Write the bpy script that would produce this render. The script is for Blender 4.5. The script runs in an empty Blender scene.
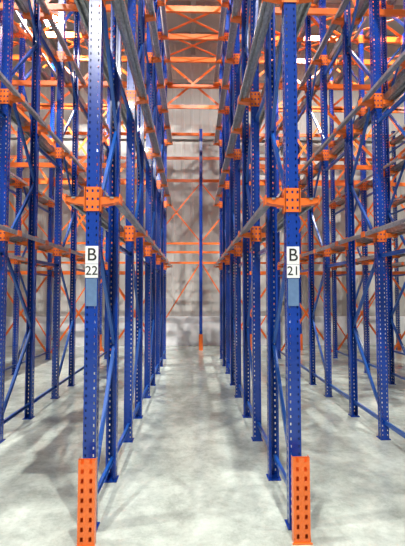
import bpy, math, random
from mathutils import Vector
random.seed(4)
sc = bpy.context.scene
sc.view_settings.view_transform = 'Standard'
sc.view_settings.look = 'None'

# ------------------------------------------------------------ materials
def mat(name, col, rough=0.4, metal=0.0, var=0.0, scale=4.0, bump=0.0, coat=0.0, emit=None, estr=0, col2=None, rough2=None, detail=6, p=(.35,.65), fine=0):
    m = bpy.data.materials.new(name); m.use_nodes = True
    nt = m.node_tree; b = nt.nodes['Principled BSDF']
    b.inputs['Base Color'].default_value = (*col, 1)
    b.inputs['Roughness'].default_value = rough
    b.inputs['Metallic'].default_value = metal
    b.inputs['Coat Weight'].default_value = coat
    tc = nt.nodes.new('ShaderNodeTexCoord')
    n = nt.nodes.new('ShaderNodeTexNoise'); n.inputs['Scale'].default_value = scale
    n.inputs['Detail'].default_value = detail
    nt.links.new(tc.outputs['Object'], n.inputs['Vector'])
    r = nt.nodes.new('ShaderNodeValToRGB')
    c2 = col2 if col2 else tuple(min(1, c*(1-var)) for c in col)
    r.color_ramp.elements[0].position = p[0]; r.color_ramp.elements[1].position = p[1]
    r.color_ramp.elements[0].color = (*c2, 1); r.color_ramp.elements[1].color = (*col, 1)
    nt.links.new(n.outputs['Fac'], r.inputs['Fac'])
    out = r.outputs['Color']
    if fine:
        for sc_,lo,dst in ((fine,.66,.3),(fine*5,.80,0)):
            n2 = nt.nodes.new('ShaderNodeTexNoise'); n2.inputs['Scale'].default_value = sc_
            n2.inputs['Detail'].default_value = 12; n2.inputs['Roughness'].default_value = .8
            n2.inputs['Distortion'].default_value = dst
            nt.links.new(tc.outputs['Object'], n2.inputs['Vector'])
            r2 = nt.nodes.new('ShaderNodeValToRGB')
            r2.color_ramp.elements[0].position=.36; r2.color_ramp.elements[0].color=(lo,lo+.01,lo,1)
            r2.color_ramp.elements[1].position=.58; r2.color_ramp.elements[1].color=(1,1,1,1)
            nt.links.new(n2.outputs['Fac'], r2.inputs['Fac'])
            mx = nt.nodes.new('ShaderNodeMix'); mx.data_type='RGBA'; mx.blend_type='MULTIPLY'; mx.inputs[0].default_value=1
            nt.links.new(out, mx.inputs[6]); nt.links.new(r2.outputs['Color'], mx.inputs[7]); out = mx.outputs[2]
    nt.links.new(out, b.inputs['Base Color'])
    if rough2 is not None:
        mr = nt.nodes.new('ShaderNodeMapRange')
        mr.inputs['From Min'].default_value = 0.3; mr.inputs['From Max'].default_value = 0.7
        mr.inputs['To Min'].default_value = rough; mr.inputs['To Max'].default_value = rough2
        nt.links.new(n.outputs['Fac'], mr.inputs['Value']); nt.links.new(mr.outputs[0], b.inputs['Roughness'])
    if bump:
        bp = nt.nodes.new('ShaderNodeBump'); bp.inputs['Strength'].default_value = bump
        nt.links.new(n.outputs['Fac'], bp.inputs['Height']); nt.links.new(bp.outputs[0], b.inputs['Normal'])
    if emit:
        b.inputs['Emission Color'].default_value = (*emit, 1); b.inputs['Emission Strength'].default_value = estr
    return m
BLUE  = mat('blue_powder_coat', (0.002,0.045,0.34), 0.26, var=0.25, scale=3, coat=0.4)
BLUE_LIT = mat('blue_brace_lit', (0.006,0.090,0.42), 0.30, var=0.2, scale=3, coat=0.3)  # same blue as the uprights, lightened to paint in light on the braces
ORNG  = mat('orange_powder_coat', (0.95,0.18,0.022), 0.36, var=0.12, scale=5, coat=0.2)
GALV  = mat('galvanised_steel', (0.50,0.51,0.52), 0.33, metal=0.6, var=0.4, scale=30)
CONC  = mat('polished_concrete', (0.60,0.65,0.575), 0.10, col2=(0.44,0.48,0.425), scale=.8, rough2=0.22, bump=0.02, detail=7, fine=2.8)
WALL  = mat('wall_panel_paint', (0.54,0.52,0.48), 0.5, var=0.10, scale=1.5)
KERB  = mat('white_wall_base', (0.90,0.91,0.91), 0.45, var=0.22, scale=3, bump=.3)
CEIL  = mat('roof_panel', (0.46,0.46,0.44), 0.5, var=0.1, scale=1)
STEEL = mat('grey_steel_paint', (0.30,0.295,0.28), 0.5, var=0.1, scale=2)
WHITE = mat('label_white', (0.88,0.89,0.88), 0.45, var=0.03, scale=8)
STRIP = mat('label_holder_film', (0.14,0.24,0.42), 0.25, var=0.15, scale=20)
BLACK = mat('label_black', (0.01,0.01,0.01), 0.5)
LAMP  = mat('lamp_diffuser', (0.9,0.9,0.9), 0.5, emit=(1.0,0.98,0.94), estr=40)
HOUS  = mat('lamp_housing', (0.55,0.56,0.57), 0.4, metal=0.5)
MATS = [BLUE, BLUE_LIT, ORNG, GALV]
B, B2, O, G = 0, 1, 2, 3

# ------------------------------------------------------------ mesh builder
class MB:
    def __init__(s): s.v=[]; s.f=[]; s.m=[]
    def quad(s, pts, m):
        i=len(s.v); s.v += [tuple(p) for p in pts]; s.f.append(tuple(range(i,i+len(pts)))); s.m.append(m)
    def box(s, x0,x1,y0,y1,z0,z1, m):
        i=len(s.v)
        s.v += [(x0,y0,z0),(x1,y0,z0),(x1,y1,z0),(x0,y1,z0),(x0,y0,z1),(x1,y0,z1),(x1,y1,z1),(x0,y1,z1)]
        for f in ((0,3,2,1),(4,5,6,7),(0,1,5,4),(1,2,6,5),(2,3,7,6),(3,0,4,7)):
            s.f.append(tuple(i+k for k in f)); s.m.append(m)
    def bar(s, a, b, w, h, m, up=(0,0,1)):
        a=Vector(a); b=Vector(b); d=(b-a).normalized(); u=Vector(up)
        if abs(d.dot(u))>0.98: u=Vector((1,0,0))
        x=d.cross(u).normalized(); y=x.cross(d).normalized()
        i=len(s.v)
        for p in (a,b):
            for sx,sy in ((-1,-1),(1,-1),(1,1),(-1,1)):
                s.v.append(tuple(p+x*w/2*sx+y*h/2*sy))
        for f in ((0,1,2,3),(7,6,5,4),(0,4,5,1),(1,5,6,2),(2,6,7,3),(3,7,4,0)):
            s.f.append(tuple(i+k for k in f)); s.m.append(m)
    def channel(s, a, b, w, d, m, side=(1,0,0), t=0.003):
        a=Vector(a); b=Vector(b); dr=(b-a).normalized(); sd=Vector(side)
        p=dr.cross(sd).normalized()
        s.bar(a,b,w,t,m,up=side)
        for q in (-1,1):
            o=p*q*w/2 + sd*d/2
            s.bar(a+o,b+o,t,d,m,up=side)
    def perf(s, p0, p1, cols, holes, z0, z1, pitch, hh, m):
        p0=Vector((p0[0],p0[1],0)); p1=Vector((p1[0],p1[1],0)); L=(p1-p0).length; d=(p1-p0)/L
        n=int((z1-z0)/pitch)
        for c in range(len(cols)-1):
            a=p0+d*cols[c]; b=p0+d*cols[c+1]
            if c not in holes:
                s.quad([(a.x,a.y,z0),(b.x,b.y,z0),(b.x,b.y,z1),(a.x,a.y,z1)],m)
            else:
                z=z0
                for k in range(n):
                    e = z+pitch-hh
                    s.quad([(a.x,a.y,z),(b.x,b.y,z),(b.x,b.y,e),(a.x,a.y,e)],m)
                    z+=pitch
                if z<z1-1e-4:
                    s.quad([(a.x,a.y,z),(b.x,b.y,z),(b.x,b.y,z1),(a.x,a.y,z1)],m)
    def upright(s, cx, cy, h, dirn=1, z0=0.01, m=B):
        f=lambda x,y:(cx+x, cy+dirn*y)
        w=.044; d=.075
        s.perf(f(-w,0),f(w,0),[0,.012,.021,.067,.076,.088],(1,3),z0,h,.05,.018,m)
        for q in (-1,1):
            s.perf(f(q*w,0),f(q*w,d),[0,.028,.045,.075],(1,),z0,h,.05,.028,m)
            s.perf(f(q*w,d),f(q*.024,d),[0,.02],(),z0,h,.05,.02,m)
            s.perf(f(q*.024,d),f(q*.024,d+.018),[0,.018],(),z0,h,.05,.02,m)
        s.box(cx-.056,cx+.056,cy+min(0,dirn*.09)-.012,cy+max(0,dirn*.09)+.012,0.0,.01,m)
    def arm_set(s, cx, cy, z, dirn, reach=.185):
        y0=cy-dirn*.006; y1=cy+dirn*.081
        ya,yb=min(y0,y1),max(y0,y1)
        w=.060; cols=[0,.016,.030,.053,.067,.090,.104,.120]
        zz=[z-.10+.17*t/9 for t in range(10)]
        yy=ya if dirn>0 else yb
        for c in range(7):
            for r in range(9):
                if c in (1,3,5) and r in (1,4,7): continue
                s.quad([(cx-w+cols[c],yy,zz[r]),(cx-w+cols[c+1],yy,zz[r]),(cx-w+cols[c+1],yy,zz[r+1]),(cx-w+cols[c],yy,zz[r+1])],O)
        for q in (-1,1):
            xa=cx+q*.048; xb=cx+q*.054
            s.box(min(xa,xb),max(xa,xb),ya,yb,z-.10,z+.07,O)
            xa=cx+q*.054; xe=cx+q*reach
            for y_ in (ya+.004, yb-.004-.004):
                v=[(xa,y_,z-.055),(xe,y_,z-.035),(xe,y_,z),(xa,y_,z)]
                s.quad(v,O); s.quad([(a,b+.004,c) for a,b,c in v],O)
            s.quad([(xa,ya+.004,z),(xe,ya+.004,z),(xe,yb-.004,z),(xa,yb-.004,z)],O)
            s.quad([(xa,ya+.004,z-.055),(xe,ya+.004,z-.035),(xe,yb-.004,z-.035),(xa,yb-.004,z-.055)],O)
            s.box(min(xe,xe+q*.006),max(xe,xe+q*.006),ya-.004,yb+.004,z-.045,z+.02,O)
    def rail(s, cx, q, z, ya, yb):
        pts=[(.184,-.035),(.184,0.002),(.10,0.002),(.076,.05),(.064,.05)]
        for i in range(len(pts)-1):
            (x0,z0),(x1,z1)=pts[i],pts[i+1]
            s.quad([(cx+q*x0,ya,z+z0),(cx+q*x1,ya,z+z1),(cx+q*x1,yb,z+z1),(cx+q*x0,yb,z+z0)],G)
        s.quad([(cx+q*.184,ya,z-.035),(cx+q*.165,ya,z-.035),(cx+q*.165,yb,z-.035),(cx+q*.184,yb,z-.035)],G)
        s.box(min(cx+q*.12,cx+q*.145),max(cx+q*.12,cx+q*.145),ya,yb,z-.012,z-.001,G)
    def make(s, name, mats=MATS, parent=None, loc=(0,0,0)):
        me=bpy.data.meshes.new(name); me.from_pydata(s.v,[],s.f); me.update()
        for m in mats: me.materials.append(m)
        for p,mi in zip(me.polygons,s.m): p.material_index=mi
        o=bpy.data.objects.new(name,me); o.location=loc
        bpy.context.collection.objects.link(o)
        if parent: o.parent=parent
        return o

# ------------------------------------------------------------ layout numbers
YP=[2.78,3.58]+[4.4+0.9*k for k in range(7)]
TOP=7.6
LV=[2.27,3.8,5.35,6.9]
r=MB()
for k,y in enumerate(YP):
    d = 1 if k%2==0 else -1
    r.upright(0,y,TOP,d)
    if k%2==0 or k in (3,5,7):
        for z in LV: r.arm_set(0,y,z,d)
for k in range(8):
    a,b=YP[k]+(.05 if k%2==0 else 0.0), YP[k+1]-(.05 if k%2==0 else 0.0)
    if k%2==0:
        z=.18; flip=0
        r.channel((0,a,z),(0,b,z),.036,.025,B2)
        while z+.95<TOP:
            p,q=((0,a,z+.04),(0,b,z+.95))
            if flip: p,q=((0,b,z+.04),(0,a,z+.95))
            r.channel(p,q,.036,.025,B2)
            z+=.95; flip^=1
        r.channel((0,a,TOP-.15),(0,b,TOP-.15),.036,.025,B2)
    else:
        for z in (.18,LV[0]-.25,LV[1]-.25,LV[2]-.25,TOP-.2):
            r.channel((0,a,z),(0,b,z),.04,.025,B2)
for z in LV:
    for q in (-1,1): r.rail(0,q,z,YP[0]-.01,YP[-1]+.06)

XR=[-6.3,-4.9,-3.5,-2.1,-.7,.7,2.1,3.5,4.9,6.3]
rack=bpy.data.objects.new('drive_in_pallet_rack',None); bpy.context.collection.objects.link(rack)
base=None
for x in XR:
    if base is None:
        base=r.make('rack_row',loc=(x,0,0),parent=rack)
    else:
        o=bpy.data.objects.new('rack_row',base.data); o.location=(x,0,0); o.parent=rack
        bpy.context.collection.objects.link(o)

t=MB()
def xb_(xa,xb,y,z0,z1,both=True,w=.05):
    t.bar((xa,y,z0),(xb,y,z1),w,.006,O,up=(0,1,0))
    if both: t.bar((xb,y+.01,z0),(xa,y+.01,z1),w,.006,O,up=(0,1,0))
for i in range(len(XR)-1):
    xa,xb=XR[i]+.05,XR[i+1]-.05
    for k in (0,2,4,5,6,7,8):
        y=YP[k]+.03
        t.box(xa,xb,y-.03,y+.03,TOP-.18,TOP-.06,O)
        for q in (xa-.003,xb-.006): t.box(q,q+.009,y-.04,y+.04,TOP-.22,TOP-.02,O)
    for (k0,k1) in ((2,4),(4,6),(6,7),(7,8)):
        ya,yb=YP[k0]+.03,YP[k1]+.03
        t.bar((xa,ya,TOP-.04),(xb,yb,TOP-.04),.06,.005,O)
        t.bar((xb,ya,TOP-.03),(xa,yb,TOP-.03),.06,.005,O)
    y=YP[8]+.09
    xb_(xa,xb,y,6.35,TOP-.15,w=.055)
    for zt in (6.25,6.78): t.box(xa,xb,y-.02,y+.02,zt,zt+.09,O)
    side = XR[i]!=-.7
    if side:
        for z0 in (.15,2.4,4.3):
            xb_(xa,xb,y,z0,z0+1.9)
            t.box(xa,xb,y-.02,y+.02,z0+1.9,z0+1.99,O)
        for k,zl in ((5,(3.9,5.4)),(3,(5.5,))):
            yy=YP[k]
            for z0 in zl:
                xb_(xa,xb,yy,z0,z0+1.3,both=False) if i%2 else xb_(xb,xa,yy,z0,z0+1.3,both=False)
                t.box(xa,xb,yy-.02,yy+.02,z0-.06,z0+.02,O)
t.make('cross_aisle_bracing',parent=rack)

# rear rack line behind the block
rr=MB(); yR=11.25
xs=[.22+1.4*k for k in range(-5,5)]
for x in xs:
    rr.upright(x,yR,6.3,1)
    rr.box(x-.055,x+.055,yR-.03,yR-.015,.0,.45,O)
for i in range(len(xs)-1):
    xa,xb=xs[i]+.048,xs[i+1]-.048
    for z in (6.15,5.45,4.8,3.0,2.75,2.45):
        hb=.04 if z>4 else .028
        rr.box(xa,xb,yR+.01,yR+.05,z-hb,z+hb,O)
        for q in (xa,xb-.012):
            rr.box(q,q+.012,yR-.005,yR+.06,z-.1,z+.08,O)
    s_=(xa,xb) if i%2==0 else (xb,xa)
    rr.bar((s_[0],yR+.08,.3),(s_[1],yR+.08,2.4),.035,.006,O,up=(0,1,0))
    for a,b in ((xa,xb),(xb,xa)):
        rr.bar((a,yR+.08,4.7),(b,yR+.08,3.1),.035,.006,O,up=(0,1,0))
rr.make('rear_pallet_rack')

# ------------------------------------------------------------ post guards
def guard(x, y):
    g=MB(); w=.054
    g.perf((-w,0),(w,0),[0,.018,.036,.072,.090,.108],(1,3),.0,.54,.06,.028,0)
    for q in (-1,1):
        g.perf((q*w,0),(q*w,.05),[0,.05],(),0,.54,.06,.03,0)
    g.box(-w-.01,w+.01,-.01,.0,0,.008,0)
    g.box(-w+.003,w-.003,.040,.043,0,.53,0)
    return g.make('upright_guard',mats=[ORNG],loc=(x,y,0))
guard(-.675,2.62); guard(.70,2.62)

# ------------------------------------------------------------ aisle labels
def txt(body, size, loc, par):
    c=bpy.data.curves.new('label_text','FONT'); c.body=body; c.size=size
    c.align_x='CENTER'; c.align_y='CENTER'; c.extrude=.0004; c.offset=.0003
    o=bpy.data.objects.new('label_text',c); bpy.context.collection.objects.link(o)
    o.location=loc; o.rotation_euler=(math.pi/2,0,0); o.parent=par
    c.materials.append(BLACK)
def label(x,num):
    e=bpy.data.objects.new('aisle_label',None); bpy.context.collection.objects.link(e)
    e.location=(x,YP[0]-.004,1.80); e.empty_display_size=.05
    m=MB()
    m.box(-.044,.044,-.003,0,0.002,.125,0)
    m.box(-.044,.044,-.003,0,-.095,-.001,0)
    m.box(-.038,.038,-.002,0,-.29,-.10,1)
    m.make('label_plate',mats=[WHITE,STRIP],parent=e)
    txt('B',.125,(0,-.004,.062),e); txt(num,.088,(0,-.004,-.048),e)
label(-.7,'22'); label(.7,'21')

# ------------------------------------------------------------ room shell
YW=12.4; H=9.6; XL,XRt=-11,11; YB=-5
f=MB(); f.box(XL,XRt,YB,YW+.3,-.2,0,0); f.make('floor',mats=[CONC])
w=MB()
x=XL
while x<XRt:
    pr=[(0,0),(.18,0),(.20,-.010),(.27,-.010),(.29,0)]
    for i in range(4):
        w.quad([(x+pr[i][0],YW+pr[i][1],.9),(x+pr[i+1][0],YW+pr[i+1][1],.9),(x+pr[i+1][0],YW+pr[i+1][1],H),(x+pr[i][0],YW+pr[i][1],H)],0)
    x+=.29
w.box(XL,XRt,YW+.01,YW+.2,0,H,0)
w.box(XL,XRt,YW-.10,YW+.01,0,.88,1)
w.make('wall_back',mats=[WALL,KERB])
for nm,xx in (('wall_left',XL),('wall_right',XRt)):
    m=MB(); m.box(xx-.1,xx+.1,YB,YW+.2,.0,H,0)
    m.box(xx-.14,xx+.14,YB,YW-.1,0,.9,1); m.make(nm,mats=[WALL,KERB])
c=MB(); c.box(XL,XRt,YB,YW+.2,H,H+.1,0)
y=YB
while y<YW:
    c.box(XL,XRt,y,y+.06,H-.16,H,1); y+=1.3
for xx in (-8,-4.2,0,4.2,8): c.box(xx-.07,xx+.07,YB,YW,H-.42,H-.16,1)
c.make('ceiling',mats=[CEIL,STEEL])
g=MB()
for xx in (-7.7,-2.6,2.6,7.7): g.box(xx-.1,xx+.1,YW-.32,YW-.11,0,H-.42,0)
for z in (6.4,8.2): g.box(XL+.1,XRt-.1,YW-.12,YW-.04,z,z+.12,0)
g.make('wall_steel_frame',mats=[STEEL])

# ------------------------------------------------------------ lamps
for i,(x,y,zz,en) in enumerate([(-3.13,8.75,7.68,1100),(3.4,7.6,8.7,620),(-3.4,2.2,8.7,420),(0,5.3,8.7,330),(.9,.2,8.7,620),(-1.8,-2.4,7.0,420),(7.6,6,8.7,420),(-7.6,5,8.7,420)]):
    e=bpy.data.objects.new('high_bay_light',None); bpy.context.collection.objects.link(e); e.location=(x,y,zz)
    m=MB(); m.box(-.22,.22,-.22,.22,-.0,.10,1); m.box(-.19,.19,-.19,.19,-.03,0,0)
    for q in (-.15,.15): m.box(q-.01,q+.01,-.01,.01,.1,H-zz,1)
    m.make('housing',mats=[LAMP,HOUS],parent=e)
    l=bpy.data.lights.new('lamp','AREA'); l.shape='SQUARE'; l.size=.12; l.energy=en; l.color=(1,.985,.95)
    lo=bpy.data.objects.new('lamp',l); bpy.context.collection.objects.link(lo); lo.parent=e; lo.location=(0,0,-.05)
w_=bpy.data.worlds.new('world'); sc.world=w_; w_.use_nodes=True
w_.node_tree.nodes['Background'].inputs[0].default_value=(.92,.96,1,1)
w_.node_tree.nodes['Background'].inputs[1].default_value=.28

# ------------------------------------------------------------ camera
cam=bpy.data.cameras.new('camera'); co=bpy.data.objects.new('camera',cam); bpy.context.collection.objects.link(co)
cam.sensor_fit='VERTICAL'; cam.sensor_height=36; cam.lens=400/546*36
co.location=(0.0,0,1.6); co.rotation_euler=(math.radians(92.86),0,math.radians(-1.36))
sc.camera=co
